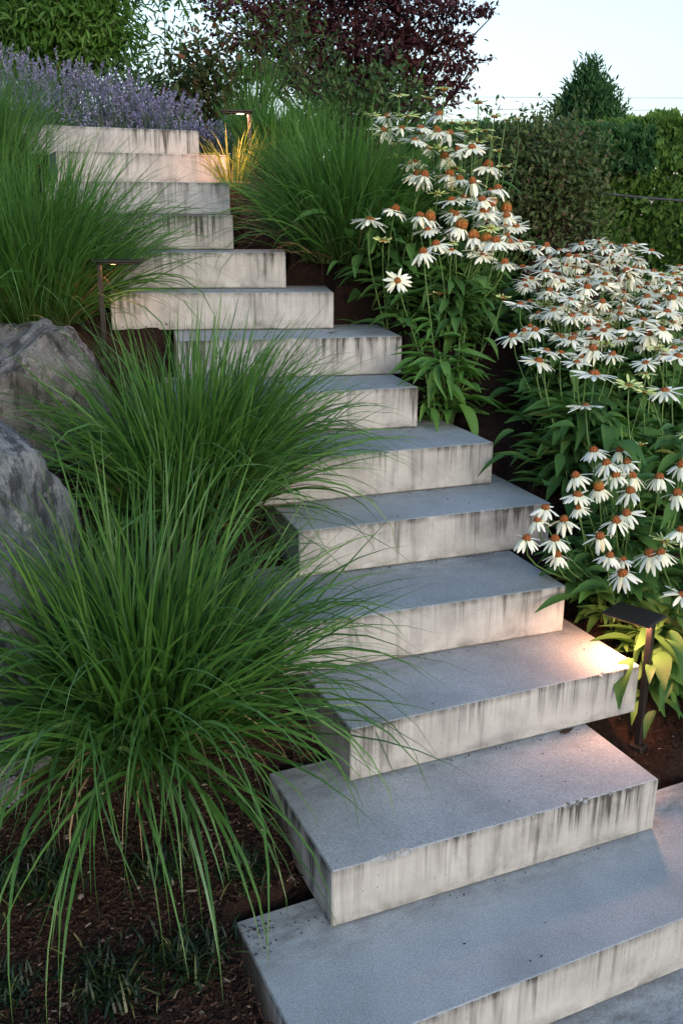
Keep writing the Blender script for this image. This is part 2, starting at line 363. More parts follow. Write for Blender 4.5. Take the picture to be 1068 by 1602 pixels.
def build_ground():
    xs=np.concatenate([[-900,-300,-120,-60,-30,-15,-9,-6,-4.5,-3.5],np.arange(-3,2.6,.045),[2.8,3.2,3.8,4.6,6,8,10,13,20,35,60,120,300,900]])
    ys=np.concatenate([[-900,-300,-100,-40,-15,-6,-3,-1.5,-.5,.2],np.arange(.6,7.6,.045),[7.9,8.4,9,10,11.5,13,16,20,26,35,60,120,300,900]])
    X,Y=np.meshgrid(xs,ys); Z=ground(X,Y); n=len(xs); a=Acc()
    f=[[j*n+i,j*n+i+1,(j+1)*n+i+1,(j+1)*n+i] for j in range(len(ys)-1) for i in range(n-1)]
    a.add(np.stack([X,Y,Z],-1),f); o=link('ground',a.mesh(),M['soil'],smooth=True); o['kind']='structure'
build_ground()
# paved landing below the first step: sheet at one riser down
def build_path():
    s=SL[0]; a=Acc(); c=s['p']+s['u']*2.0-s['v']*.95
    acc=Acc(); box(acc,(0,0,0),(4.2,2.3,.06),0,.004)
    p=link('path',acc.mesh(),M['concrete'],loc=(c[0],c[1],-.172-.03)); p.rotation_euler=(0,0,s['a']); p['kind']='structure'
build_path()

def make_slab(k,label):
    s=SL[k]; w,d=s['w'],s['d']; n=int(w/.008)
    xs=np.concatenate([[0,.004],np.linspace(.012,w-.012,n),[w-.004,w]])
    rg=np.random.default_rng(100+k)
    prof=np.array([(.005,0),(0,.005),(0,.05),(0,.11),(0,T-.004),(.0015,T-.0012),(.005,T),(.05,T),(d*.5,T),(d-.005,T),(d,T-.005),(d,.005),(d-.005,0)])
    V=np.zeros((len(xs),len(prof),3)); V[...,0]=xs[:,None]; V[...,1]=prof[None,:,0]; V[...,2]=prof[None,:,1]
    nz=fbm(np.stack([xs*60,xs*0+k*7,xs*0],-1),k,3)
    V[:,4,2]-=np.abs(nz)*.0025; V[:,5,1]+=np.abs(nz)*.002; V[:,5,2]-=np.abs(nz)*.0015
    # small chips knocked off the front arris
    chips=[(rg.uniform(.05,w-.05),rg.uniform(.004,.012),rg.uniform(.002,.005)) for _ in range(4)]
    if k==1: chips+=[(.14,.035,.007),(.20,.02,.009),(.17,.012,.012),(.76,.012,.009),(.70,.012,.008),(.73,.008,.006)]
    for c,wd,dp in chips:
        g=np.clip(1-np.abs(xs-c)/wd,0,1)*(.6+.8*rg.random(len(xs)))*dp
        V[:,4,2]-=g; V[:,5,1]+=g*.8; V[:,5,2]-=g*.6; V[:,6,1]+=g
    # crisp end bevels
    for i,b in ((0,.004),(-1,.004)):
        V[i,:,1]=np.clip(V[i,:,1],b,d-b); V[i,:,2]=np.clip(V[i,:,2],b*.5,T-b)
    m=len(prof); f=[[i*m+j,(i+1)*m+j,(i+1)*m+(j+1)%m,i*m+(j+1)%m] for i in range(len(xs)-1) for j in range(m)]
    f.append(list(range(m))); f.append([(len(xs)-1)*m+m-1-j for j in range(m)])
    a=Acc(); a.add(V.reshape(-1,3),f)
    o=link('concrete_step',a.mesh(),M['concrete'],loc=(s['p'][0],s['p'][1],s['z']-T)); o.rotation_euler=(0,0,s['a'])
    tag(o,label,'step','concrete slab steps of the garden stair')
SLAB_LABELS=['wide bottom concrete slab with soil crumbs scattered on its left corner',
 'concrete slab with white chips along its front edge, resting on the bottom slab',
 'concrete slab glowing orange at its right end beside the square path lamp',
 'concrete slab directly above the one lit orange by the path lamp',
 'concrete slab with white coneflowers drooping over its right front corner',
 'concrete slab between the flower covered slab and the slab below the leafy coneflower',
 'concrete slab whose right end touches the bright green coneflower leaves',
 'concrete slab with a dry leaf on its tread and a lamplit left end',
 'broad concrete slab starting right beside the thin path lamp post',
 'concrete slab just above the broad slab at the lamp post',
 'concrete slab at eye level, its tread unseen, second below the three topmost',
 'third concrete slab from the top, heavy dark streaks at its right end',
 'second concrete slab from the top, lit orange beneath the upper path lamp',
 'topmost concrete slab in front of the lavender']
for k in SL: make_slab(k,SLAB_LABELS[k])

# ------------------------------------------------------------------ path lamps
def lamp(base,h,armdir,armlen,label,wd=.105,power=1.2,pr=.011):
    """square post, flat slab hood reaching out over the stair, warm lens under the hood"""
    z0=float(ground(np.array(base[0]),np.array(base[1])))-.02
    root=empty('path_lamp',(base[0],base[1],z0),math.atan2(armdir[1],armdir[0])); tag(root,label,'path lamp','low path lamps beside the stair')
    hh=h-z0
    a=Acc(); box(a,(0,0,hh/2),(2*pr,2*pr,hh),0,.002); link('post',a.mesh(),M['bronze'],root)
    a=Acc(); box(a,(0,0,.018),(.05,.05,.036),0,.004); link('collar',a.mesh(),M['bronze'],root)
    a=Acc(); cx=armlen/2-.022; box(a,(cx,0,hh+.005),(armlen,wd,.010),0,.003); box(a,(cx+.005,0,hh-.004),(armlen*.8,wd*.72,.009),0,.002)
    link('hood',a.mesh(),M['bronze'],root)
    a=Acc(); n=16; th=np.arange(n)*2*np.pi/n; rr=.022; V=[(cx-.02+rr*math.cos(t),rr*math.sin(t),hh-.0082-q) for q in (0,.0012) for t in th]
    a.add(V,[[j,(j+1)%n,n+(j+1)%n,n+j] for j in range(n)]+[[n+j for j in range(n)]]); link('lens',a.mesh(),M['lens'],root)
    ld=bpy.data.lights.new('lamp_light','AREA'); ld.shape='DISK'; ld.size=.09; ld.energy=power; ld.color=(1.0,.43,.23)
    lo=bpy.data.objects.new('lamp_light',ld); COL.objects.link(lo); lo.parent=root; lo.location=(cx-.02,0,hh-.0125); rz_=math.atan2(armdir[1],armdir[0]); LAMPS.append((base[0]+(cx+.02)*math.cos(rz_),base[1]+(cx+.02)*math.sin(rz_),z0+hh-.02))
    return root
LAMPS=[]
lamp((.975,2.712),.487,(-.72,.69),.165,'black square path lamp under the coneflowers at the right end of the lower steps',.118,2.3,.0105)
lamp((-1.035,4.13),1.508,(1,.05),.21,'slim path lamp seen edge on beside the left end of the broad step',.10,.25,.010)
lamp(tuple(aty(390,176,5.93)[:2]),2.27,(-1,-.15),.19,'upper path lamp glowing in front of the tall grasses by the top steps',.10,3.2,.010)

# ------------------------------------------------------------------ ornamental grasses
def grass(name,label,base,n,L,lean,width,seed,mat,r0=.13,droop=1.0,az=None,dry=.05,seg=8,group='ornamental grasses along the stair',updir=(0,0)):
    g=np.random.default_rng(seed)
    bz=float(ground(np.array(base[0]),np.array(base[1])))-.02
    root=empty(name,(base[0],base[1],bz)); tag(root,label,'ornamental grass',group)
    def blades(n,L,lean,wd,acc,rn=None,dr=1.0):
        phi=g.uniform(0,2*np.pi,n)
        if az is not None: phi=np.where(g.random(n)<az[2],g.normal(az[0],az[1],n),phi)
        th0=np.radians(np.clip(np.abs(g.normal(lean[0],lean[1],n)),0,75)); ln=L[0]+(L[1]-L[0])*g.beta(2.2,1.6,n)
        rr=r0*np.sqrt(g.random(n)); bx=np.cos(phi)*rr+g.normal(0,.02,n); by=np.sin(phi)*rr+g.normal(0,.02,n)
        tw=phi+g.normal(0,.25,n); kap=np.radians(g.uniform(10,125,n)*droop*dr)*(ln/L[1])**1.2*(.45+1.0*np.sin(th0)**.8)
        side=g.normal(0,.42,n)
        s=np.linspace(0,1,seg+1); P=np.zeros((n,seg+1,3)); P[:,0,0]=bx; P[:,0,1]=by
        Dv=np.zeros((n,seg+1,3))
        for i in range(seg+1):
            th=np.minimum(th0+kap*s[i]**1.7,np.radians(172)); az_=tw+side*s[i]
            d=np.stack([np.sin(th)*np.cos(az_),np.sin(th)*np.sin(az_),np.cos(th)],-1); Dv[:,i]=d
            if i<seg: P[:,i+1]=P[:,i]+d*(ln/seg)[:,None]
        P+=np.array([base[0],base[1],bz]); P[...,0]+=updir[0]*s**2; P[...,1]+=updir[1]*s**2
        sf=surf(P[...,0],P[...,1]); lift=sf+.004+.012*g.random((n,1))-P[...,2]
        keep=np.ones(n,bool); lf=np.clip(lift[:,2:],0,None); keep&=lf.max(1)<.16
        if n>200:
            for lx,ly,lz in LAMPS: keep&=(np.linalg.norm(P-np.array([lx,ly,lz]),axis=2).min(1)>.12)
        P[:,2:,2]+=lf; P,Dv=P[keep],Dv[keep]; m=len(P)
        # blade width tapers; the strip faces sideways with a random roll
        X=unit(np.cross(Dv,np.array([0,0,1.0])+1e-3)); N=np.cross(X,Dv); ro=g.normal(0,.7,m)[:,None,None]; X=X*np.cos(ro)+N*np.sin(ro)
        wv=wd*(.55+.8*g.random(m)); prof=np.minimum(1,.35+1.8*s)*np.clip(1-s**2.2,.03,1)
        hw=(wv[:,None]*prof[None]*.5)[...,None]
        V=np.stack([P-X*hw,P+X*hw],2).reshape(m,-1,3)
        k=2*(seg+1); tf=np.array([[2*i,2*i+1,2*i+3,2*i+2] for i in range(seg)])
        Fc=(tf[None]+(np.arange(m)*k)[:,None,None]).reshape(-1,4)
        r_=np.clip(g.beta(1.6,2.2,m),0,1) if rn is None else g.uniform(*rn,m)
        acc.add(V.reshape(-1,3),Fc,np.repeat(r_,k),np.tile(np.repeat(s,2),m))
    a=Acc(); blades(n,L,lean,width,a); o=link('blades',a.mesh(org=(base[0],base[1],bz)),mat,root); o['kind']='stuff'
    if dry>0:
        a=Acc(); blades(int(n*dry),(L[0]*.5,L[1]*.62),(lean[0]*1.4,lean[1]),width*.6,a,(0,1),1.3)
        o=link('dry_blades',a.mesh(org=(base[0],base[1],bz)),M['straw'],root); o['kind']='stuff'
    return root
PI=math.pi
grass('ornamental_grass','largest fountain grass clump sprawling over the mulch beside the lowest steps',(-.56,2.36),1550,(.4,.95),(31,20),.0108,21,M['grass'],.17,1.25,(-PI/2,.9,.25),.035,9)
grass('ornamental_grass','fountain grass clump between the upper boulder and the middle steps',(-.55,3.22),1450,(.38,.88),(27,17),.0105,22,M['grass'],.17,1.0,(-.2,.9,.4),.06)
grass('ornamental_grass','bushy fine grass spilling rightwards over the upper steps, left of the thin lamp',(-1.40,4.38),2200,(.45,.98),(25,20),.0078,23,M['grass_fine'],.2,1.1,(0,.7,.2),.05)
grass('ornamental_grass','tall feathery grass at the left frame edge under the lavender',(-1.98,5.3),1500,(.45,.88),(17,12),.0055,24,M['grass_fine'],.22,.6,None,.02)
grass('ornamental_grass','upright grass clump between the upper steps and the coneflowers',(.02,4.95),2000,(.4,.85),(24,17),.0085,25,M['grass_fine'],.2,1.05,(-PI/2,.8,.2),.07)
grass('ornamental_grass','tall upright grass standing behind the upper path lamp',(-.40,6.55),1400,(.25,.52),(18,11),.0085,26,M['grass_fine'],.22,.5,None,.02)
grass('ornamental_grass','pale grass clump behind the upright clump, below the purple tree',(.20,6.35),1100,(.22,.46),(22,12),.008,27,M['grass_fine'],.22,.7,None,.03)
grass('ornamental_grass','small golden lit grass tuft right under the upper path lamp',tuple(aty(364,240,5.92)[:2]),75,(.18,.42),(20,13),.010,28,M['lamplit_grass'],.07,.9,None,.0)

def tuft(x,y,seed,sz,label):
    g=np.random.default_rng(seed); a=Acc(); z=float(ground(np.array(x),np.array(y)))
    n=int(240*sz); seg=4; s=np.linspace(0,1,seg+1)
    phi=g.uniform(0,2*PI,n); th0=np.radians(g.uniform(8,80,n)); ln=g.uniform(.03,.075,n)*(.6+.5*sz); kap=np.radians(g.uniform(35,120,n))
    off=g.normal(0,.042*sz,(n,2)); P=np.zeros((n,seg+1,3)); P[:,0,:2]=off; Dv=np.zeros_like(P)
    for i in range(seg+1):
        th=th0+kap*s[i]**1.5; d=np.stack([np.sin(th)*np.cos(phi),np.sin(th)*np.sin(phi),np.cos(th)],-1); Dv[:,i]=d
        if i<seg: P[:,i+1]=P[:,i]+d*(ln/seg)[:,None]
    X=unit(np.cross(Dv,np.array([0,0,1.0])+1e-3)); hw=(.0062*np.clip(1.1-s**2,.15,1)*.5)[None,:,None]
    V=np.stack([P-X*hw,P+X*hw],2).reshape(n,-1,3); V[...,2]=np.maximum(V[...,2],.004)
    k=2*(seg+1); tf=np.array([[2*i,2*i+1,2*i+3,2*i+2] for i in range(seg)])
    a.add(V.reshape(-1,3),(tf[None]+(np.arange(n)*k)[:,None,None]).reshape(-1,4),np.repeat(g.random(n)**1.6,k),np.tile(np.repeat(s,2),n))
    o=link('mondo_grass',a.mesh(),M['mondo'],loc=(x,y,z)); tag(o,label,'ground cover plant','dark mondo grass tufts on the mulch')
for i,(x,y,sz,l) in enumerate([(-.76,1.95,1.35,'big dark mondo tuft at the left frame edge below the grass tips'),(-.53,1.77,1.25,'dark mondo tuft at the bottom of the picture, between two others'),
    (-.35,1.82,1.1,'dark mondo tuft with pale blade tips nearest the bottom slab corner'),(-.25,2.07,.8,'small mondo tuft close to the exposed end of the chipped slab'),
    (-.78,1.72,1.0,'mondo tuft cut off by the lower left picture corner'),(-.47,2.02,.9,'faint mondo tuft half hidden beneath hanging grass blades')]): tuft(x,y,300+i,sz,l)

# ------------------------------------------------------------------ boulders
def boulder(c,s,seed,mat,label,rz=0,cut=9):
    g=np.random.default_rng(seed); import bmesh
    bm=bmesh.new(); bmesh.ops.create_icosphere(bm,subdivisions=6,radius=1.0); V=np.array([v.co[:] for v in bm.verts])
    V=np.sign(V)*np.abs(V)**.62; V=V/np.maximum(1,np.linalg.norm(V,axis=1,keepdims=True)*.86)
    for _ in range(cut):                                   # flat split faces
        n=unit(g.normal(size=3)*np.array([1,1,.8])); d=g.uniform(.62,.9); e=V@n-d; V=V-np.where(e>0,e*.93,0)[:,None]*n
    rd=1-np.abs(fbm(V*3+seed,seed+9,5))*3.0      # creased ridges
    V=V*(1+.20*fbm(V*1.6+seed,seed,3)[:,None]+.16*fbm(V*5+seed,seed+5,6)[:,None]+.07*(rd-.7)[:,None])*np.array(s)
    for v,q in zip(bm.verts,V): v.co=q
    me=bpy.data.meshes.new('boulder'); bm.to_mesh(me); bm.free()
    o=link('boulder',me,mat,loc=c,smooth=True); o.rotation_euler=(0,0,rz); tag(o,label,'boulder')
boulder((-1.40,3.58,.71),(.50,.46,.60),4,M['rock_a'],'large grey brown boulder with a pinkish lit top below the fine grass',.3)
boulder((-1.19,2.44,.50),(.43,.46,.68),9,M['rock_b'],'blue grey jagged boulder at the left edge beside the largest grass clump',.1)
boulder((.80,4.50,.80),(.20,.16,.20),14,M['rock_a'],'small half buried grey rock in the dark soil behind the leafy coneflower',.5,6)

# ------------------------------------------------------------------ coneflowers
LT_V=[];  # ovate leaf: 3 x 6 grid, folded along the midrib, tip drooping
for i,t in enumerate(np.linspace(0,1,7)):
    wv=.5*math.sin(PI*min(1,t*.93+.035)**.72)**1.1*.42+.006
    z=.10*t-.34*t*t
    LT_V+= [(-wv,t,z+wv*.35),(0,t,z),(wv,t,z+wv*.35)]
LT_F=[[i*3+j,i*3+j+1,i*3+j+4,i*3+j+3] for i in range(6) for j in range(2)]
LT_V=np.array(LT_V); LT_T=np.repeat(np.linspace(0,1,7),3)
def petals(seed,n,ln,wd,angle,jit,curl):
    """ring of ray petals; angle below horizontal in degrees"""
    g=np.random.default_rng(seed); a=Acc(); s=np.linspace(0,1,6)
    for i in range(n):
        if g.random()<.06: continue
        az=2*PI*(i+g.uniform(-.3,.3))/n; th=math.radians(angle+g.normal(0,jit)); l=ln*g.uniform(.86,1.1); w=wd*g.uniform(.85,1.15); cu=math.radians(curl*g.uniform(.4,1.3)); roll=g.normal(0,.25)
        r,z=.010,0.0; pts=[]
        for q in range(6): 
            pts.append((r,z)); t=th+cu*s[q]; r+=math.cos(t)*l/5; z-=math.sin(t)*l/5
        e=np.array([math.cos(az),math.sin(az),0]); x=np.array([-math.sin(az),math.cos(az),0])
        V=[]
        for q,(rr,zz) in enumerate(pts):
            w_=w*.5*[.45,.8,1,.98,.8,.28][q]; c=e*rr+np.array([0,0,zz]); xx=x*math.cos(roll)+np.array([0,0,1])*math.sin(roll)
            V+= [c-xx*w_,c+np.array([0,0,.0012]),c+xx*w_]
        a.add(V,LTF5,g.random(),np.repeat(s,3))
    return a.mesh('petals')
LTF5=[[i*3+j,i*3+j+1,i*3+j+4,i*3+j+3] for i in range(5) for j in range(2)]
def cone(seed,rad,h):
    g=np.random.default_rng(seed); a=Acc(); nr,ns=9,18; V=[];tt=[];rr=[]
    for i in range(nr):
        t=i/(nr-1)*PI*.5; t=t*.97
        for j in range(ns):
            b=1+.13*(1 if (i+j)%2 else -1)*(0.4+.6*g.random())*(i<nr-1)
            az=2*PI*(j+.5*(i%2))/ns; r=rad*math.cos(t)**.75*b*(.86 if i==0 else 1); V.append((r*math.cos(az),r*math.sin(az),h*math.sin(t)*(1+.05*g.normal()*(i>0))-.004)); tt.append(i/(nr-1)); rr.append(.8*((i+j)%2)+.2*g.random())
    f=[[i*ns+j,i*ns+(j+1)%ns,(i+1)*ns+(j+1)%ns,(i+1)*ns+j] for i in range(nr-1) for j in range(ns)]+[[(nr-1)*ns+j for j in range(ns)],[ns-1-j for j in range(ns)]]
    a.add(V,f,rr,tt); return a.mesh('cone')
KINDS={  # petal mesh variants per kind, cone variants
 'flat':([petals(40+i,18,.049,.0118,1+4*i,7+3*i,18) for i in range(5)],'petal',[cone(60+i,.0142,.014+.003*i) for i in range(2)],'cone'),
 'droop':([petals(50+i,17,.048,.0115,17+4*i,8+3*i,26) for i in range(5)],'petal',[cone(70+i,.0150,.019+.003*i) for i in range(2)],'cone'),
 'hang':([petals(80+i,16,.049,.0115,32+5*i,10+3*i,20) for i in range(5)],'petal',[cone(75+i,.0142,.019+.002*i) for i in range(2)],'cone'),
 'big':([petals(85+i,17,.045,.0118,38+5*i,8,22) for i in range(2)],'petal',[cone(90+i,.0185,.033+.003*i) for i in range(2)],'cone_green'),
 'young':([petals(95+i,14,.030,.0085,-12+8*i,9,14) for i in range(3)],'petal_young',[cone(98+i,.0125,.008) for i in range(2)],'cone_green'),
 'bud':([petals(105+i,13,.016,.006,-30+12*i,10,30) for i in range(2)],'petal_young',[cone(108,.0115,.008)],'cone_green')}
for kd,(pm,pn,cm,cn) in KINDS.items():
    for me in pm: me.materials.append(M[pn])
    for me in cm:
        me.materials.append(M[cn])
# (x, y in photograph pixels, kind, size): each head gets its own distance and a rooted stalk
U=[(143,365,'flat',1),(205,362,'young',1.2),(306,358,'flat',1.1),(95,360,'young',.9),(133,408,'flat',1.05),(245,400,'flat',1.05),(300,412,'droop',.9),(337,417,'flat',1.2),(228,438,'flat',1),(188,400,'flat',.8),(395,385,'young',.8),
 (186,494,'young',1.15),(310,466,'young',1.2),(323,490,'hang',1.1),(408,462,'flat',1),(180,298,'young',.9),(270,306,'bud',1),(320,278,'bud',1.2),(428,320,'bud',1.3),(345,383,'young',.8),(390,410,'young',1),(445,408,'young',1),(425,445,'young',1),
 (475,430,'young',.7),(490,470,'bud',.8),(507,520,'young',.7),(478,364,'bud',1.1),(514,375,'bud',.6),(549,372,'bud',.6),(458,520,'droop',1.2),(488,590,'droop',1),(238,545,'droop',1.1),(258,549,'droop',1),(338,548,'droop',1.1),(370,562,'droop',.9),(355,525,'young',1),(410,570,'hang',.9),
 (343,627,'flat',1),(385,620,'flat',.9),(440,625,'droop',.9),(467,637,'big',1),(515,660,'big',1),(445,664,'flat',1.15),(513,685,'flat',1),(546,708,'flat',.9),(358,672,'hang',.8),(168,656,'droop',1),(90,688,'flat',1.1),(245,677,'droop',.9),(276,686,'big',1),(270,720,'flat',.9),
 (373,710,'big',1.1),(413,745,'big',1),(452,752,'big',1),(429,787,'flat',1),(482,755,'droop',1),(296,765,'droop',1),(255,790,'hang',.9),(343,783,'flat',.7),(130,752,'bud',1.3),(523,760,'droop',.9),(555,757,'flat',.9),(465,715,'young',1),(305,916,'young',1.3),(175,878,'facing',.78),
 (510,823,'droop',.9),(565,838,'flat',.9),(597,778,'flat',.9),(505,930,'bud',1),(345,760,'young',.7)]
heads=[]
hr=np.random.default_rng(77)
for X,Y,kd,sz in U:
    px,py=534+X/2,Y/2; dep=float(np.interp(py,[130,190,300,380,460],[5.0,4.9,4.55,4.3,4.1]))+hr.normal(0,.07)+(.35 if px>790 else 0)
    heads.append((aty(px,py,dep),kd,sz,'u'))
Lw=[(558,153,'flat',1.05),(535,252,'flat',1.1),(615,330,'flat',1.15),(640,298,'flat',1),(685,305,'flat',1.1),(605,235,'flat',1),(650,110,'droop',1),(715,138,'flat',.9),(662,170,'flat',.95),(718,190,'flat',.95),(720,262,'flat',1.1),(785,292,'droop',1),(790,372,'flat',1.3),(762,472,'flat',1),
 (945,202,'flat',1.05),(1018,175,'flat',1.15),(1032,137,'droop',1.15),(1010,422,'flat',1.15),(948,425,'young',1),(898,404,'young',1.3),(950,368,'young',1),(1052,315,'flat',1.2),(818,235,'flat',1),(900,232,'flat',1.05),(985,290,'young',1.2),(950,335,'flat',.9),(845,310,'flat',.9),(735,335,'flat',.9),
 (788,610,'hang',.95),(870,610,'hang',.9),(828,650,'hang',.95),(893,648,'hang',.85),(857,688,'hang',.95),(908,690,'hang',1),(732,690,'hang',.95),(804,728,'hbig',.9),(737,750,'droop',1),(902,738,'hang',.95),(740,790,'hang',.7),(695,828,'hang',.95),(637,790,'hang',.9),(612,828,'hang',.8),(578,886,'hang',.9),
 (667,888,'hang',.95),(675,938,'hang',.85),(858,832,'hang',.95),(891,807,'hang',.95),(808,880,'hang',.95),(838,940,'hang',.85),(880,952,'hang',.7),(879,995,'hang',1),(965,935,'hang',1.2),(998,930,'hang',.95),(993,695,'droop',1),(1050,745,'hang',1),(1062,655,'hang',.95),(1060,860,'hang',.95),(1008,893,'young',1.1),(1066,1062,'flat',1.1),
 (1075,560,'young',1),(935,590,'bud',.9)]
for _ in range(30):
    px=hr.uniform(590,800); py=hr.uniform(190,400)
    if px-590<(py-330)*1.6 or px>690+(py-150)*.55: continue
    heads.append((aty(px,py,float(np.interp(py,[130,190,300,380,460],[5.1,5.0,4.65,4.4,4.2]))),['flat','droop','young','flat'][hr.integers(4)],hr.uniform(.7,.95),'u'))
for X,Y,kd,sz in Lw:
    px,py=534+X/2,400+Y/2; dep=float(np.interp(py,[380,450,520,600,700,800,900],[4.6,4.2,3.8,3.4,3.15,2.98,2.8]))+hr.normal(0,.04)
    heads.append((aty(px,py,dep),kd,sz,'l'))
Lt=[(640,770),(680,783),(750,765),(803,755),(840,765),(885,772),(915,765),(968,785),(710,800),(735,806),(648,808),(632,818),(700,830),(780,800),(765,823),(720,990),(715,937),(768,900),(815,945),(650,915),(665,870),(825,860),(862,880),(882,884),(955,890),(985,915),(925,965),(880,918),(820,890),(975,850),(930,900),(815,780),(870,800),(905,805),(930,815),(850,825),(800,838),(890,850),(940,845),(1000,862),(1055,835),(735,870),(690,880),(730,840),(770,865),(905,870),(1020,890),(1050,880),(840,905),(745,920),(955,930),(1010,930),(880,945),(780,960),(690,960),(940,1000),(985,950),(760,985),(1062,925),(640,850),(840,800),(915,840),(1040,1090),(870,985),(1000,1030),(960,1045)]
for X,Y in Lt:
    px,py=534+X/2,Y/2; dep=float(np.interp(py,[380,450,520],[4.55,4.2,3.85]))+hr.normal(0,.08)
    heads.append((aty(px,py,dep),['flat','flat','flat','droop'][hr.integers(4)],hr.uniform(.85,1.1),'l'))
for _ in range(85):
    px=hr.uniform(815,1075); py=hr.uniform(420,560); heads.append((aty(px,py,float(np.interp(py,[380,450,520,600],[4.75,4.35,4.0,3.6]))),['flat','flat','droop','young'][hr.integers(4)],hr.uniform(.72,.95),'l'))

PL=[ # plant foot (x,y), cluster, leaf material, foliage amount, label
 ((.42,5.02),'u','cleaf',46,'tall coneflower at the back, its highest green buds against the sky'),
 ((.24,4.72),'u','cleaf',60,'coneflower clump next to the upright grass, three wide white blooms at its top left'),
 ((.62,4.82),'u','cleaf',46,'coneflower clump with orange cones in front of the dull mottled shrub'),
 ((.50,4.42),'u','cleaf',50,'coneflower clump with the tallest dome shaped cones, above the bright leaves'),
 ((.43,4.0),'u','cleaf_light',110,'short bright green coneflower with large leaves leaning beside the middle steps'),
 ((.22,4.54),'u','cleaf',44,'coneflower with one cream bloom facing forward, at the edge of the upper steps'),
 ((.95,4.62),'l','cleaf',40,'coneflower clump where the tall and the low flower masses meet'),
 ((1.38,4.55),'l','cleaf',40,'coneflower clump farthest back before the clipped hedge'),
 ((1.00,4.08),'l','cleaf',56,'coneflower clump with dense white blooms behind the small grey rock'),
 ((1.42,4.05),'l','cleaf',50,'coneflower clump with dense white blooms at the right frame edge'),
 ((.92,3.60),'l','cleaf',62,'coneflower clump with separate wide open blooms hanging over dark leaves'),
 ((1.30,3.50),'l','cleaf',56,'coneflower clump carrying the largest flat blooms near the right frame edge'),
 ((1.02,3.18),'l','cleaf',64,'coneflower whose drooping blooms hang over the corner of a step'),
 ((1.34,3.02),'l','cleaf',60,'coneflower with drooping petals just above and right of the square path lamp'),
 ((1.08,2.92),'l','cleaf',60,'low leafy coneflower lit yellow beneath the square path lamp')]
groups=[[] for _ in PL]
for P,kd,sz,cl in heads:
    best=None
    for i,(b,c,_,_,_) in enumerate(PL):
        if c!=cl or (i==14): continue
        d=math.hypot(P[0]-b[0],P[1]-b[1])+.3*max(0,b[1]-P[1]-.25)
        if i==4 and P[2]>1.62: d+=.6
        if best is None or d<best[0]: best=(d,i)
    groups[best[1]].append((P,kd,sz))
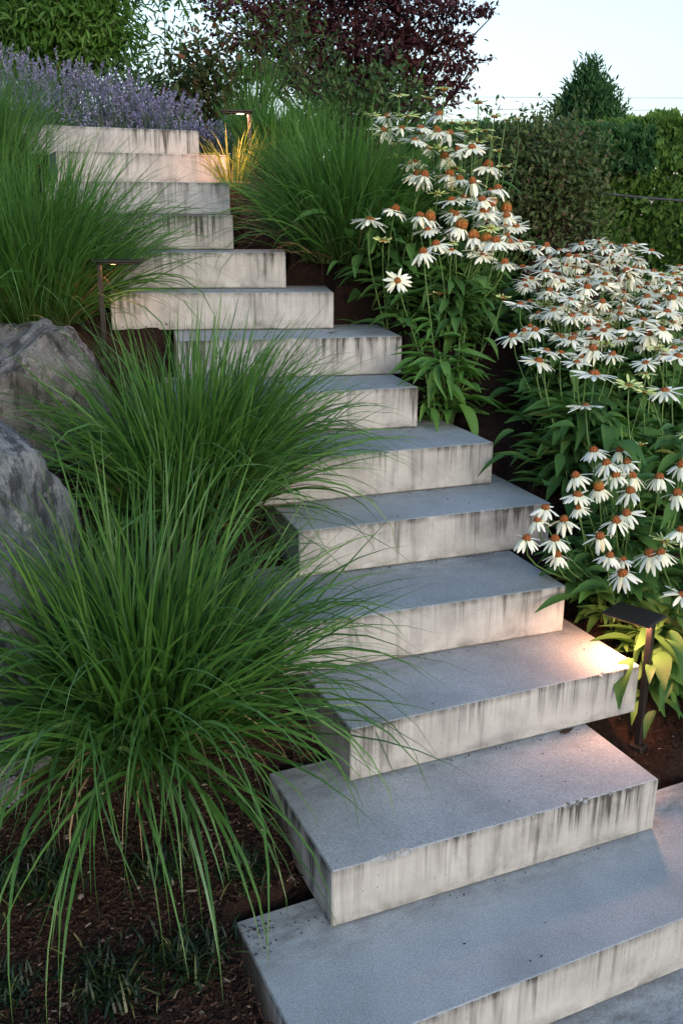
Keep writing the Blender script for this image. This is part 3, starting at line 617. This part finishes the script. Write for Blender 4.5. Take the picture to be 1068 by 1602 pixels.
def coneflower(i):
    (bx,by),cl,lm,nf,label=PL[i]; g=np.random.default_rng(500+i); bz=float(ground(np.array(bx),np.array(by)))
    org=np.array([bx,by,bz]); root=empty('coneflower_plant',org); tag(root,label,'coneflower','white coneflowers beside the stair')
    leaves=[]          # basal foliage and stem leaves together
    zt=np.mean([h[0][2] for h in groups[i]])-bz if groups[i] else .45
    for P,kd,sz in groups[i]:
        a=Acc(); foot=org+np.array([g.normal(0,.06),g.normal(0,.06),-.02]); rel=P-foot
        f2=foot+np.array([rel[0],rel[1],0])*.25; foot=f2 if not any(in_slab(f2[0],f2[1],k,.03) for k in SL) else org.copy(); foot[2]=float(ground(np.array(foot[0]),np.array(foot[1])))-.02
        hangk=kd in('hang','hbig'); 
        lean=np.array([g.normal(0,.10),g.normal(0,.10)-.05,0])
        if hangk: lean=np.array([g.normal(-.12,.10),-.10+g.normal(0,.08),0])
        tdir=unit(np.array([lean[0]*1.5,lean[1]*1.5,1.0]))
        if kd=='facing': tdir=unit(np.array([-.1,-1,.55]))
        top=P-tdir*.006; L_=np.linalg.norm(top-foot); s=np.linspace(0,1,9)[:,None]
        c1=foot+np.array([0,0,L_*.4]); c2=top-tdir*L_*.3
        pts=(1-s)**3*foot+3*(1-s)**2*s*c1+3*(1-s)*s*s*c2+s**3*top
        tube(a,pts,np.linspace(.0042,.0026,9),5,g.random())
        st=link('flower_stalk',a.mesh(org=org),M['stem'],root,smooth=True)
        sz*=1.10 if cl=='l' else 1.36
        pm,pn,cm,cn=KINDS['big' if kd=='hbig' else ('flat' if kd=='facing' else kd)]
        rot=tdir_rot=Vector(tdir).to_track_quat('Z','Y').to_matrix().to_4x4()@Matrix.Rotation(g.uniform(0,6.28),4,'Z')
        # a nod towards the light, different for every bloom
        mat=Matrix.Translation(Vector(P-org))@rot@Matrix.Diagonal((sz,sz,sz*g.uniform(.9,1.1),1))
        q=bpy.data.objects.new('petals',pm[g.integers(len(pm))]); COL.objects.link(q); q.parent=st; q.matrix_local=mat
        q=bpy.data.objects.new('flower_cone',cm[g.integers(len(cm))]); COL.objects.link(q); q.parent=st; q.matrix_local=mat
        hi=.60 if i!=4 else .78
        for q_ in range(g.integers(9,14)):
            t=g.uniform(.12,hi); p=pts[int(t*8)]*(1-(t*8)%1)+pts[min(8,int(t*8)+1)]*((t*8)%1); az=g.uniform(0,2*PI)
            leaves.append((p,az,g.uniform(-.1,.55),(.075+.06*(1-t))*g.uniform(.8,1.25)))
    if i==4:
        for _ in range(9):
            e=org+np.array([g.uniform(-.10,.12),g.uniform(-.10,.10),g.uniform(.34,.60)]); f0=org+np.array([g.normal(0,.03),g.normal(0,.03),-.02]); s=np.linspace(0,1,7)[:,None]
            pts=f0+(e-f0)*s+np.array([.02,0,0])*np.sin(s*3); a=Acc(); tube(a,pts,np.linspace(.004,.002,7),5,.9); link('leafy_shoot',a.mesh(org=org),M['stem'],root,smooth=True)
            for q_ in range(13):
                t=g.uniform(.15,1.0); p=f0+(e-f0)*t; leaves.append((p,g.uniform(0,2*PI),g.uniform(.05,.55)+(.5 if t>.85 else 0),g.uniform(.09,.15)*(1.15-.35*t)))
    for _ in range(nf*4 if i!=4 else nf):
        r=abs(g.normal(0,.16)) if i!=4 else g.uniform(.0,.13); az=g.uniform(0,2*PI); h=g.uniform(.02,min(.5,zt*.66) if i!=4 else .5); 
        p=org+np.array([r*math.cos(az),r*math.sin(az),h]); p[2]=max(p[2],float(ground(np.array(p[0]),np.array(p[1])))+.05)
        leaves.append((p,az+g.normal(0,.5),g.uniform(-.5,.5),g.uniform(.10,.17)*(1.25 if i==4 else 1)))
    P=np.array([l[0] for l in leaves]); az=np.array([l[1] for l in leaves]); el=np.array([l[2] for l in leaves]); S=np.array([l[3] for l in leaves])
    if i==4: el=el-.25
    D=np.stack([np.cos(az)*np.cos(el),np.sin(az)*np.cos(el),np.sin(el)],-1); N=np.stack([-np.cos(az)*np.sin(el),-np.sin(az)*np.sin(el),np.cos(el)],-1)+g.normal(0,.25,(len(P),3))
    # keep leaves out of the concrete
    tip=P+D*S[:,None]; zc=np.array([h[0] for h in groups[i]]) if groups[i] else np.array([[bx,by,bz+.7]])
    zh=np.array([zc[np.argsort(np.hypot(zc[:,0]-t[0],zc[:,1]-t[1]))[:3],2].min() for t in tip])
    ok=(np.linalg.norm(P+D*S[:,None]*.5-np.array(LAMPS[0]),axis=1)>.15)&(np.maximum(tip[:,2],P[:,2])<zh-.06)&~((surf(P[:,0],P[:,1])>P[:,2])|(surf(tip[:,0],tip[:,1])>tip[:,2]-.01)); over=np.zeros(len(P),bool)
    for k in SL: over|=in_slab(tip[:,0],tip[:,1],k,.02)
    ok&=~(over&(g.random(len(P))<(1.0 if i==5 else .0 if i==4 else .25)))
    P,D,N,S=P[ok],D[ok],N[ok],S[ok]
    S3=np.stack([S*g.uniform(.75,1.1,len(S))*(.62 if i==4 else .8),S,S*g.uniform(.5,1.6,len(S))],-1)
    a=Acc(); scatter(a,LT_V,LT_F,P,D,N,S3,g.beta(1.5,2,len(P)),LT_T)
    o=link('foliage',a.mesh(org=org),M[lm],root,smooth=True); o['kind']='stuff'
for i in range(len(PL)): coneflower(i)

# ------------------------------------------------------------------ lavender behind the top step
LEAF4=(np.array([(0,0,0),(.17,.45,.03),(0,1,-.06),(-.17,.45,.03)]),[[0,1,2,3]])
LEAF6=(np.array([(0,0,0),(.26,.3,.05),(.24,.62,.02),(0,1,-.12),(-.24,.62,.02),(-.26,.3,.05)]),[[0,1,2,3],[0,3,4,5]])
def lavender(x,y,h,n,seed,label):
    g=np.random.default_rng(seed); z=float(ground(np.array(x),np.array(y)))-.02; org=np.array([x,y,z]); root=empty('lavender_bush',org); tag(root,label,'lavender','lavender bushes above the top step')
    phi=g.uniform(0,2*PI,n); th=np.radians(np.abs(g.normal(0,24,n))); ln=h*g.uniform(.6,1.08,n)
    d=np.stack([np.sin(th)*np.cos(phi),np.sin(th)*np.sin(phi),np.cos(th)],-1); b=org+np.stack([np.cos(phi),np.sin(phi),phi*0],-1)*(g.random(n)*.16)[:,None]
    tip=b+d*ln[:,None]; a=Acc()
    X=unit(np.cross(d,[0.1,1,0.0]))*.0022
    V=np.stack([b-X,b+X,tip+X,tip-X],1); a.add(V.reshape(-1,3),(np.array([[0,1,2,3]])[None]+(np.arange(n)*4)[:,None,None]).reshape(-1,4),.6)
    m=n*7; ii=g.integers(0,n,m); t=g.uniform(.05,.62,m); P=b[ii]+d[ii]*(ln[ii]*t)[:,None]; D=unit(d[ii]+g.normal(0,.6,(m,3)))
    scatter(a,LEAF4[0]*np.array([.55,1,1]),LEAF4[1],P,D,g.normal(0,1,(m,3)),g.uniform(.04,.075,m),g.random(m))
    o=link('foliage',a.mesh(org=org),M['lav_leaf'],root); o['kind']='stuff'
    a=Acc(); q=9; P=[];D=[]
    for w in range(q*2):
        t=(w//2)/(q-1); P.append(tip-d*(.085*(1-t))[:,None] if False else tip-d*(.09*(1-t))); D.append(unit(d*.7+g.normal(0,.7,(n,3))))
    P=np.concatenate(P); D=np.concatenate(D); scatter(a,LEAF6[0],LEAF6[1],P,D,g.normal(0,1,P.shape),g.uniform(.012,.022,len(P)),g.random(len(P)))
    o=link('flower_spikes',a.mesh(org=org),M['lav'],root); o['kind']='stuff'
for i,(x,y,h,n,l) in enumerate([(-2.45,6.9,.80,300,'tallest lavender bush at the left frame edge'),(-2.0,6.95,.74,300,'lavender bush second from the left, behind the feathery grass'),(-1.60,7.0,.63,290,'lavender bush centred behind the top step'),
     (-1.25,7.0,.47,230,'lavender bush behind the right half of the top step'),(-.95,6.98,.30,170,'smallest lavender bush at the right end of the top step'),(-2.9,6.7,.84,220,'lavender bush cut off by the left picture border')]): lavender(x,y,h,n,700+i,l)

# ------------------------------------------------------------------ trees, shrubs, hedges
def tree(name,label,cat,base,height,blobs,leafmat,barkmat,leaf,size,n,seed,trunk_r=.05,up=.2,flat=1.0,limb=True,clump=9,spread=.12,hang=0.0,tmpl=LEAF6,group=None):
    """tapered trunk with limbs to each crown lobe; leaves grow in small clumps through the lobes' volume"""
    g=np.random.default_rng(seed); bz=float(ground(np.array(base[0]),np.array(base[1])))-.05; org=np.array([base[0],base[1],bz]); root=empty(name,org); tag(root,label,cat,group)
    a=Acc(); topc=np.mean([b[0] for b in blobs],axis=0); s=np.linspace(0,1,8)[:,None]
    top=np.array([topc[0],topc[1],min(bz+height*.8,max(b[0][2]-b[1][2]*.2 for b in blobs if abs(b[0][0]-topc[0])<.6) if limb else topc[2])]); tp=org+(top-org)*s+np.array([1,.4,0])*np.sin(s*5)*trunk_r*.8
    tube(a,tp,np.linspace(trunk_r,trunk_r*.25,8),7)
    if limb:
        for c,r in blobs:
            c=np.array(c); k=int(np.clip((c[2]-bz-.25*height)/(height*.8)*7,1,6)); p0=tp[k]
            for _ in range(5):
                e=c+g.normal(0,.45,3)*np.array(r); mid=(p0+e)/2+np.array([0,0,-.06*height*g.random()]); pts=np.array([p0,p0*.6+mid*.4+.01,mid,e*.6+mid*.4,e])+g.normal(0,.012*height,(5,3))*np.array([0,1,1,1,0])[:,None]
                tube(a,pts,np.linspace(trunk_r*.38,trunk_r*.06,5),5)
    o=link('trunk',a.mesh(org=org),barkmat,root,smooth=True)
    a=Acc(); vol=np.array([r[0]*r[1]*r[2] for _,r in blobs])**.75; cnt=(n*vol/vol.sum()).astype(int)
    for (c,r),q in zip(blobs,cnt):
        nc=max(3,q//clump); v=unit(g.normal(size=(nc,3)))*(g.random(nc)**.42)[:,None]; v=v*(1+.35*fbm(v*2.5+seed,seed,2)[:,None])
        cc=np.array(c)+v*np.array(r); ii=np.repeat(np.arange(nc),clump)
        P=cc[ii]+g.normal(0,spread,(len(ii),3))*np.array([1,1,flat])
        out=v[ii]*.7+g.normal(0,.7,(len(ii),3))+np.array([0,0,up-hang]); N=g.normal(0,.5,(len(ii),3))+np.array([0,-.25,.9])
        rr=np.clip(.5+g.normal(0,.16,nc)[ii]+g.normal(0,.16,len(ii)),0,1)
        scatter(a,tmpl[0]*np.array(leaf),tmpl[1],P,out,N,size*g.uniform(.65,1.25,len(ii)),rr)
    o=link('crown',a.mesh(org=org),leafmat,root); o['kind']='stuff'
    return root
def B(px,py,dep,rx,ry=None,rz=None):       # crown lobe: centre as seen, half sizes in metres
    return (tuple(aty(px,py,dep)),(rx,ry or rx,rz or rx))
# willow-leaved green trees upper left
tree('willow_leaved_tree','bright green narrow leaved tree filling the upper left corner','tree',(-3.1,9.0),2.6,[B(40,20,9,.6,.6,.5),B(110,30,9.1,.45,.5,.42),B(165,70,9,.24,.3,.24),B(150,20,9,.26,.3,.3),B(60,80,9,.6,.5,.35),B(120,-50,9.2,.5,.5,.4),B(20,-60,9.2,.7,.5,.5)],M['bamboo'],M['bark'],(.45,1,1),.105,19000,31,.06,.0,1,True,12,.10,.35)
tree('bamboo','wispy bamboo with sparse fine leaves against the white sky','bamboo',(-1.75,9.6),2.4,[B(250,40,9.6,.45,.4,.55),B(230,110,9.6,.4,.4,.35),B(290,120,9.6,.25,.3,.3),B(280,0,9.6,.5,.4,.35)],M['bamboo'],M['stem'],(.42,1,1),.095,560,32,.010,.1,1,True,5,.10,.3)
tree('garden_shrub','dark green shrub behind the right end of the lavender','shrub',(-1.35,8.3),.9,[B(255,185,8.3,.35,.35,.22),B(300,170,8.3,.22,.3,.28),B(215,165,8.4,.25,.3,.22)],M['shrub'],M['bark'],(.8,1,1),.055,4500,33,.02)
tree('red_tinged_shrub','dark shrub with reddish leaf tips left of the tall back grass','shrub',(-.98,7.9),1.35,[B(338,95,7.9,.16,.2,.2),B(320,135,7.9,.2,.2,.3),B(300,110,7.9,.18,.2,.2),B(340,170,7.9,.15,.2,.2)],M['redleaf'],M['bark_dark'],(1.0,1,1),.06,1300,34,.012)
tree('purple_leaved_tree','dark purple leaved tree with layered spreading branches under white sky','tree',(.15,11.5),3.2,
  [B(372,12,11.3,.42,.5,.16),B(420,50,11.3,.6,.5,.25),B(400,100,11.4,.5,.4,.2),B(500,25,11.5,.7,.6,.3),B(560,70,11.5,.7,.6,.3),B(630,20,11.5,.6,.5,.22),B(640,75,11.5,.6,.5,.22),B(610,115,11.5,.55,.5,.18),B(705,18,11.5,.46,.4,.10),B(715,98,11.5,.36,.4,.10),B(690,65,11.5,.35,.4,.14),B(680,135,11.5,.42,.4,.12),B(650,160,11.5,.45,.4,.10),B(500,120,11.5,.6,.5,.25),B(560,160,11.5,.5,.5,.2),B(560,-20,11.6,.8,.6,.25),B(440,-10,11.5,.6,.5,.2)],
  M['maple'],M['bark_dark'],(.9,1,1),.066,18000,35,.09,.0,.2,True,14,.07,.1)
tree('loose_shrub','tall loose green shrub in front of the purple tree','shrub',(-.25,8.6),1.9,[B(440,60,8.6,.26,.25,.35),B(400,60,8.6,.14,.2,.2),B(480,110,8.6,.3,.3,.3),B(430,130,8.6,.3,.3,.25),B(520,100,8.6,.2,.2,.22),B(470,40,8.6,.16,.2,.2),B(445,15,8.6,.10,.1,.2)],M['shrub'],M['bark'],(.55,1,1),.065,1000,36,.012,.3,1,True,6,.06)
tree('loose_shrub','sparse leafy shrub below the purple crown, behind the coneflower tops','shrub',(.45,8.3),1.5,[B(560,170,8.3,.35,.3,.22),B(520,160,8.3,.3,.3,.25),B(600,140,8.3,.25,.3,.22),B(640,170,8.3,.3,.3,.16),B(540,205,8.3,.3,.3,.2)],M['shrub'],M['bark'],(.8,1,1),.06,2000,37,.012,.3,1,True,6,.07)
grass('reed_clump','soft upright reed tuft peeking over the tall back grass',(-.72,8.0),260,(.6,1.0),(9,5),.012,41,M['grass_fine'],.10,.8,None,0)
tree('conifer_tree','dark green pyramid conifer rising above the hedge','conifer tree',(3.4,14.0),3.0,[(tuple(aty(920+dx,y,14)),(r,r*.9,.24)) for y,r,dx in ((116,.06,0),(128,.14,0),(143,.24,-2),(160,.35,2),(178,.45,-3),(200,.54,4),(226,.62,0),(252,.62,-4),(280,.68,3),(320,.72,0),(370,.74,0))],M['cedar'],M['bark_dark'],(.5,1,1),.10,34000,42,.04,.9,1,False,8,.06)
tree('mottled_shrub','dull mottled shrub with twigs rising between tall coneflowers and hedge','shrub',(1.75,7.4),1.5,[B(800,262,7.4,.32,.3,.25),B(840,262,7.4,.3,.3,.25),B(800,300,7.4,.36,.3,.3),B(860,310,7.4,.36,.3,.35),B(890,260,7.5,.25,.3,.3),B(820,370,7.4,.4,.3,.3),B(760,260,7.5,.3,.3,.22),B(880,380,7.4,.3,.3,.3)],M['dull'],M['bark'],(.9,1,1),.05,12000,43,.02)
def hedge(label,x0,x1,y,dy,z1,mat,n,size,seed,bump=.15,rz=0.0):
    g=np.random.default_rng(seed); cx=(x0+x1)/2; z0=float(ground(np.array(cx),np.array(y)))-.05; org=np.array([cx,y,z0]); root=empty('clipped_hedge',org); tag(root,label,'hedge')
    a=Acc(); 
    for x in np.arange(x0+.25,x1,.6): tube(a,[(x,y,z0),(x+.03,y,z0+(z1-z0)*.5),(x,y,z0+(z1-z0)*.85)],[.035,.028,.01],6)
    link('stems',a.mesh(org=org),M['bark_dark'],root)['kind']='stuff'
    # mostly on the visible shell of the hedge body, front, top and ends
    nf=int(n*.68); nt=n-nf; hz=z1-z0
    P1=np.stack([g.uniform(x0,x1,nf),np.full(nf,-dy/2)+np.abs(g.normal(0,.10,nf)),g.uniform(.0,1,nf)*hz],-1); P1[:,1]+=y; P1[:,2]+=z0
    P2=np.stack([g.uniform(x0,x1,nt),y+g.uniform(-dy/2,dy/2,nt),z1-np.abs(g.normal(0,.12,nt))],-1)
    P=np.concatenate([P1,P2]); o=np.concatenate([np.tile([0,-1,.15],(nf,1)),np.tile([0,-.25,1],(nt,1))]); 
    b=fbm(P*np.array([2.2,2.2,2.6])+seed,seed,4)*2; P=P+o*(b*bump)[:,None]
    tz=np.clip((P[:,2]-z0)/hz,0,1); P[:,1]+=.25*np.clip(tz-.75,0,1)*4*.25
    D=o*.5+g.normal(0,.5,P.shape)+np.array([0,0,.75]); N=g.normal(0,.5,P.shape)+np.array([0,-.9,.4])
    scatter(a2:=Acc(),np.array([(0,0,0),(.22,.25,.02),(.30,.62,0),(.10,.70,.03),(0,1,-.04),(-.12,.72,.03),(-.30,.6,0),(-.2,.28,.02)]),[[0,1,2,3],[0,3,4,5],[0,5,6,7]],P,D,N,size*g.uniform(.6,1.3,len(P)),np.clip(.45+b*.5+g.normal(0,.15,len(P)),0,1))
    o=link('foliage',a2.mesh(org=org),mat,root); o['kind']='stuff'
hedge('large bright green clipped conifer hedge at the right frame edge',2.25,6.0,9.6,1.4,2.50,M['hedge'],52000,.07,51,.30)
hedge('low dark hedge strip showing between the coneflower tops and the mottled shrub',-.1,2.6,8.75,.7,2.38,M['cedar'],13000,.08,52,.06)

# ------------------------------------------------------------------ wires
def wire(name,label,cat,p0,p1,r,sag,group=None,n=24):
    t=np.linspace(0,1,n)[:,None]; P=np.array(p0)+(np.array(p1)-np.array(p0))*t; P[:,2]-=(4*sag*t*(1-t))[:,0]
    a=Acc(); org=P[0].copy(); tube(a,P,r,5); o=link(name,a.mesh(org=org),M['wire'],loc=org,smooth=True); tag(o,label,cat,group)
for i,(yy,nm) in enumerate([(151,'highest'),(170,'middle'),(187,'lowest')]):
    p0=aty(600,yy-1,60); p1=aty(1250,yy+2,60); wire('power_line','%s of three thin overhead lines in the pale sky'%nm,'overhead wire',p0,p1,.012,.05,'thin overhead lines')
wire('cable','thick dark cable strung in front of the clipped hedge','cable',aty(912,299,8.3),aty(1300,322,7.6),.011,.03)

# ------------------------------------------------------------------ litter on the mulch and steps
def litter():
    g=np.random.default_rng(900)
    n=44000; x=np.concatenate([g.uniform(-2.2,2.2,n//2),g.uniform(-1.0,.0,n//2)]); y=np.concatenate([g.uniform(1.2,6.5,n//2),g.uniform(1.45,2.5,n//2)])
    ok=np.ones(n,bool)
    for k in SL: ok&=~in_slab(x,y,k,.01)
    x,y=x[ok],y[ok]; n=len(x); z=ground(x,y)+.003
    D=np.stack([g.normal(size=n),g.normal(size=n),g.normal(0,.25,n)],-1); N=g.normal(0,.35,(n,3))+np.array([0,0,1])
    S=np.stack([g.uniform(.002,.007,n),g.uniform(.008,.034,n)*g.random(n)**1.2+.004,g.uniform(.002,.006,n)],-1)
    tv=np.array([(-.5,0,0),(.5,.05,0),(.42,1,0),(-.3,.93,0),(-.4,.1,.8),(.4,.15,.8),(.3,.9,.8),(-.2,.85,.8)]); tf=[[0,1,5,4],[1,2,6,5],[2,3,7,6],[3,0,4,7],[4,5,6,7]]
    a=Acc(); scatter(a,tv,tf,np.stack([x,y,z],-1),D,N,S,g.random(n)**1.5)
    o=link('mulch_chips',a.mesh(),M['litter']); o['kind']='stuff'
    n=420; x=g.uniform(-1.0,1.9,n); y=g.uniform(1.4,4.2,n); ok=np.ones(n,bool)
    for k in SL: ok&=~in_slab(x,y,k,.01)
    x,y=x[ok],y[ok]; n=len(x); z=ground(x,y)+.002
    th=np.arange(6)*PI/3; tv=np.array([(math.cos(t)*.5,math.sin(t)*.5,0) for t in th]+[(math.cos(t)*.38,math.sin(t)*.38,.35) for t in th]+[(0,0,.45)])
    tf3=[[i,(i+1)%6,6+(i+1)%6,6+i] for i in range(6)]+[[6+i,6+(i+1)%6,12,12] for i in range(6)]
    a=Acc(); ang=g.uniform(0,6.28,n); S=g.uniform(.006,.016,n)*(1+1.2*(g.random(n)<.06))
    D=np.stack([np.cos(ang),np.sin(ang),ang*0],-1); tf=[q if q[2]!=q[3] else q[:3] for q in tf3]
    for i in range(n): 
        e=D[i]; xx=np.array([e[1],-e[0],0]); V=np.array([x[i],y[i],z[i]])+S[i]*(tv[:,0:1]*xx*g.uniform(.7,1)+tv[:,1:2]*e+tv[:,2:3]*np.array([0,0,1]))
        a.add(V,tf,g.random()**2)
    o=link('pebbles',a.mesh(),M['pebble'],smooth=True); o['kind']='stuff'
    # crumbs of soil on the treads
    P=[];s=SL[0]
    for _ in range(70):
        q=s['p']+s['u']*abs(g.normal(.03,.06))+s['v']*(s['d']-.02-abs(g.normal(.03,.05))); 
        if in_slab(q[0],q[1],0,-.005): P.append((q[0],q[1],.0005))
    for _ in range(260):
        k=int(g.integers(0,12)); s=SL[k]; nx=SL[k+1]; q=nx['p']+nx['u']*g.uniform(0,nx['w'])-nx['v']*(.003+abs(g.normal(0,.012)))
        if in_slab(q[0],q[1],k,-.003): P.append((q[0],q[1],s['z']+.0005))
    for _ in range(70):
        k=int(g.integers(0,9)); s=SL[k]; q=s['p']+s['u']*g.uniform(.02,s['w']-.02)+s['v']*g.uniform(.02,.3); 
        if not any(in_slab(q[0],q[1],j,.01) for j in range(k+1,14)): P.append((q[0],q[1],s['z']+.0005))
    P=np.array(P); n=len(P); a=Acc(); tv=np.array([(-.5,0,0),(.5,.05,0),(.42,1,0),(-.3,.93,0),(-.4,.1,.8),(.4,.15,.8),(.3,.9,.8),(-.2,.85,.8)]); tf=[[0,1,5,4],[1,2,6,5],[2,3,7,6],[3,0,4,7],[4,5,6,7]]
    D=np.stack([g.normal(size=n),g.normal(size=n),np.zeros(n)],-1); scatter(a,tv,tf,P,D,np.tile([0,0,1.0],(n,1)),np.stack([g.uniform(.001,.004,n),g.uniform(.002,.006,n),g.uniform(.001,.003,n)],-1),g.random(n)*.5)
    o=link('soil_crumbs',a.mesh(),M['litter']); o['kind']='stuff'
    def leaf(px,py,k,ln,ang,label):
        d=ray(px,py); t=(SL[k]['z']+.002-EYE)/d[2]; p=d*t+np.array([0,0,EYE]); a=Acc()
        D=np.array([[math.cos(ang),math.sin(ang),0]]); scatter(a,LT_V*np.array([1,1,-.6])+np.array([0,0,.0]),LT_F,[p+np.array([0,0,.004])],D,[[0,0,1.0]],np.array([ln]),[.8],LT_T)
        V=a.v[0]; V[:,2]=np.maximum(V[:,2],p[2]); o=link('dry_leaf',a.mesh(org=p),M['litter'],loc=p,smooth=True); tag(o,label,'dry leaf','dry leaves fallen on the steps')
    leaf(512,521,7,.05,.2,'curled dry leaf lying on the tread in front of the broad upper step')
    leaf(875,1147,1,.05,.35,'thin dry leaf lying on the chipped slab below the orange lit edge')
litter()
